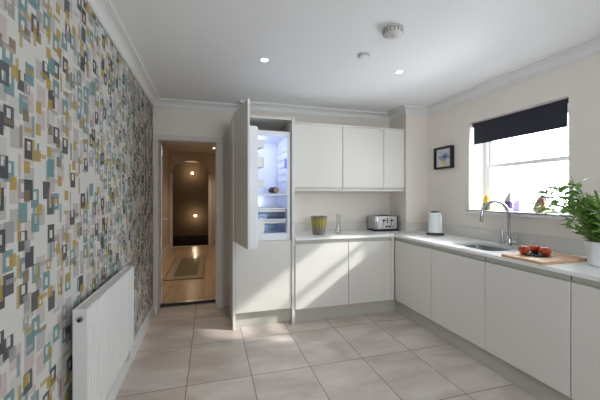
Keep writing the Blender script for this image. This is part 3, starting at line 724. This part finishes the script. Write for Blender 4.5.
for i in range(34):
    a = 2 * PI * i / 34 * 9.3 + random.uniform(-.2, .2); lean = random.uniform(.05, .48)
    r0 = random.uniform(.01, .055)
    p = Vector((math.cos(a) * r0, math.sin(a) * r0, .125))
    dv = Vector((math.cos(a) * lean, math.sin(a) * lean, 1))
    if dv.x > .35: dv.x = .35
    branch(p, dv, random.uniform(.18, .39), random.uniform(.1, .5), random.randint(13, 18))
for (vx, vy, L, bend) in ((-.66, .16, .50, .55), (-.50, .20, .50, .42), (-.72, .26, .47, .75), (-.40, .02, .46, .4), (-.30, .3, .42, .4), (-.2, .2, .42, .4)):
    branch(Vector((-.02, .02, .125)), Vector((vx, vy, 1)), L, bend, 16, 1.1, .42)
for i in range(12):   # shorter outer shoots arching low over the rim
    a = 2 * PI * i / 12 + random.uniform(-.2, .2)
    if math.cos(a) > .75: continue
    branch(Vector((math.cos(a) * .05, math.sin(a) * .05, .128)), Vector((math.cos(a) * .5, math.sin(a) * .5, 1)), random.uniform(.13, .18), .9, 10, .75, .25)
obj('stems', bs, M['stem'], t, True); obj('leaves', bl, M['leaf'], t)

# ------------------------------------------------------------------ window sill ornaments, blind, picture
def ornament(name, lab, pts, m, x, y, rz, th=.03, extra=None):
    bm = new(); prism(bm, [(a, b) for a, b in [(q * 1.25, r) for q, r in pts]], -th / 2, th / 2)
    for v in bm.verts: v.co = Vector((v.co.z, -v.co.x, v.co.y))     # outline stands up, seen along x; picture-right is -y
    bmesh.ops.bevel(bm, geom=[e for e in bm.edges if len(e.link_faces) == 2 and e.calc_face_angle(0) > .5], offset=.004, segments=2, affect='EDGES')
    return tag(obj(name, bm, m, None, False, (x, y, SILL + .001), rz), lab, 'ornament', 'window sill ornaments')
ornament('bird_ornament', 'yellow and dark green pointed wooden bird ornament on the window sill behind the tap spout',
         [(-.028, 0), (.030, 0), (.034, .05), (.030, .105), (.036, .125), (.020, .155), (-.004, .150), (-.020, .110), (-.034, .06)], M['bird_yellow'], 2.80, 2.615, -.25)
ornament('bird_ornament', 'tall pointed ornament with pale top and dark purple band, middle of the window sill',
         [(-.018, 0), (.020, 0), (.022, .03), (.026, .09), (.024, .195), (.010, .170), (-.018, .125), (-.036, .092), (-.030, .05)], M['bird_purple'], 2.80, 2.36, -.15)
ornament('bird_ornament', 'plum red and mustard slanted ornament on the window sill near the plant leaves',
         [(-.030, 0), (.036, 0), (.040, .06), (.034, .12), (.040, .150), (.020, .160), (-.006, .125), (-.036, .07), (-.044, .03)], M['bird_red'], 2.80, 2.06, -.1)
bm = new(); box(bm, -.010, .010, -.032, .032, 0, .11, .003)  # solid block put where the pane shows a lilac reflection
tag(obj('reflection_block', bm, M['lilac'], None, False, (2.86, 2.325, SILL + .001)), 'small lilac block standing in for a reflection on the window sill beside the purple banded ornament', 'ornament')

t = thing('roller_blind', 'dark navy roller blind pulled part way down in the window', 'blind', (0, 0, 0))
BLX = 2.755
bm = new(); cyl(bm, (BLX + .01, WY0 + .03, 2.127), (BLX + .01, WY1 - .03, 2.127), .019, 20); obj('roller', bm, M['blind'], t, True)
obj('fabric', bxs([(BLX - .0115, BLX - .0095, WY0 + .042, WY1 - .030, 1.925, 2.128)]), M['blind'], t)
obj('bottom_bar', bxs([(BLX - .014, BLX - .007, WY0 + .042, WY1 - .030, 1.913, 1.925)], .001), M['blind'], t)
obj('bracket', bxs([(BLX - .012, BLX + .03, WY0 + .0065, WY0 + .029, 2.105, 2.1485)], .002), M['darkgrey'], t)
obj('bracket', bxs([(BLX - .012, BLX + .03, WY1 - .029, WY1 - .0065, 2.105, 2.1485)], .002), M['darkgrey'], t)
bm = new(); cyl(bm, (BLX - .010, WY0 + .026, 1.60), (BLX - .010, WY0 + .026, 2.11), .0018, 6); cyl(bm, (BLX + .018, WY0 + .026, 1.60), (BLX + .018, WY0 + .026, 2.11), .0018, 6)
obj('pull_chain', bm, M['white'], t)

t = thing('picture_frame', 'small black box-framed abstract blue and yellow picture on the wall beside the window', 'picture', (0, 0, 0))
py0, py1, pz0, pz1 = 2.955, 3.245, 1.685, 1.945; px = XR - .001; dp = .045; fw = .022
obj('frame', bxs([(px - dp, px, py0, py0 + fw, pz0, pz1), (px - dp, px, py1 - fw, py1, pz0, pz1), (px - dp, px, py0 + fw, py1 - fw, pz0, pz0 + fw), (px - dp, px, py0 + fw, py1 - fw, pz1 - fw, pz1)], .001), M['frame_black'], t)
obj('print', bxs([(px - .020, px - .012, py0 + fw + .001, py1 - fw - .001, pz0 + fw + .001, pz1 - fw - .001)]), M['art'], t)

# ------------------------------------------------------------------ radiator
t = thing('radiator', 'white ribbed panel radiator mounted on the patterned wallpaper wall', 'radiator', (0, 0, 0))
ry0, ry1, rz0, rz1 = 1.62, 2.52, .27, .852; xf, xb = -.531, -.588
bm = new(); n = 27; prof = []
L = ry1 - ry0 - .012
for k in range(n):
    y = ry0 + .006 + L * k / n; p = L / n
    prof += [(xf - .008, y), (xf - .002, y + p * .18), (xf - .002, y + p * .62), (xf - .008, y + p * .80)]
prof += [(xf - .008, ry1 - .006)]
poly = prof + [(xf - .016, ry1 - .006), (xf - .016, ry0 + .006)]
prism(bm, poly, rz0 + .012, rz1 - .010); obj('front_panel', bm, M['rad'], t)
obj('back_panel', bxs([(xb, xb + .012, ry0 + .006, ry1 - .006, rz0 + .012, rz1 - .012)], .003), M['rad'], t)
obj('side_panel', bxs([(xb - .002, xf, ry0, ry0 + .005, rz0, rz1)], .002), M['rad'], t)
obj('side_panel', bxs([(xb - .002, xf, ry1 - .005, ry1, rz0, rz1)], .002), M['rad'], t)
bm = new()
box(bm, xb + .0, xb + .012, ry0 + .0055, ry1 - .0055, rz1 - .008, rz1 - .001); box(bm, xf - .014, xf - .001, ry0 + .0055, ry1 - .0055, rz1 - .009, rz1 - .001)
k = 0; y = ry0 + .02
while y < ry1 - .02:
    box(bm, xb + .012, xf - .014, y, y + .008, rz1 - .006, rz1 - .002); y += .020
obj('top_grille', bm, M['rad'], t)
bm = new(); cyl(bm, ((xf + xb) / 2, ry0 - .0005, rz1 - .045), ((xf + xb) / 2, ry0 - .012, rz1 - .045), .013, 20); v = obj('bleed_plug', bm, M['chrome'], t, True)
bm = new(); cyl(bm, ((xf + xb) / 2, ry0 - .0125, rz1 - .045), ((xf + xb) / 2, ry0 - .017, rz1 - .045), .006, 12); obj('bleed_pin', bm, M['black'], v, True)
for y in (ry1 + .0005, ry0 - .0005):
    s = 1 if y > 2 else -1
    bm = new(); tube(bm, [((xf + xb) / 2, y, rz0 + .05), ((xf + xb) / 2, y + s * .032, rz0 + .05)], .011, 14); cyl(bm, ((xf + xb) / 2, y + s * .032, rz0 + .03), ((xf + xb) / 2, y + s * .032, rz0 + .095), .013, 16); obj('valve', bm, M['white'], t, True)
    bm = new(); tube(bm, [((xf + xb) / 2, y + s * .032, rz0 + .029), ((xf + xb) / 2, y + s * .032, .165), (xb + .012, y + s * .032, .148), (xb - .010, y + s * .032, .142), (XL + .001, y + s * .032, .142)], .008, 12); obj('pipe', bm, M['white'], t, True)
for y in (ry0 + .15, ry1 - .15): obj('wall_bracket', bxs([(XL + .0005, xb - .001, y, y + .03, rz0 + .05, rz1 - .05)]), M['rad'], t)
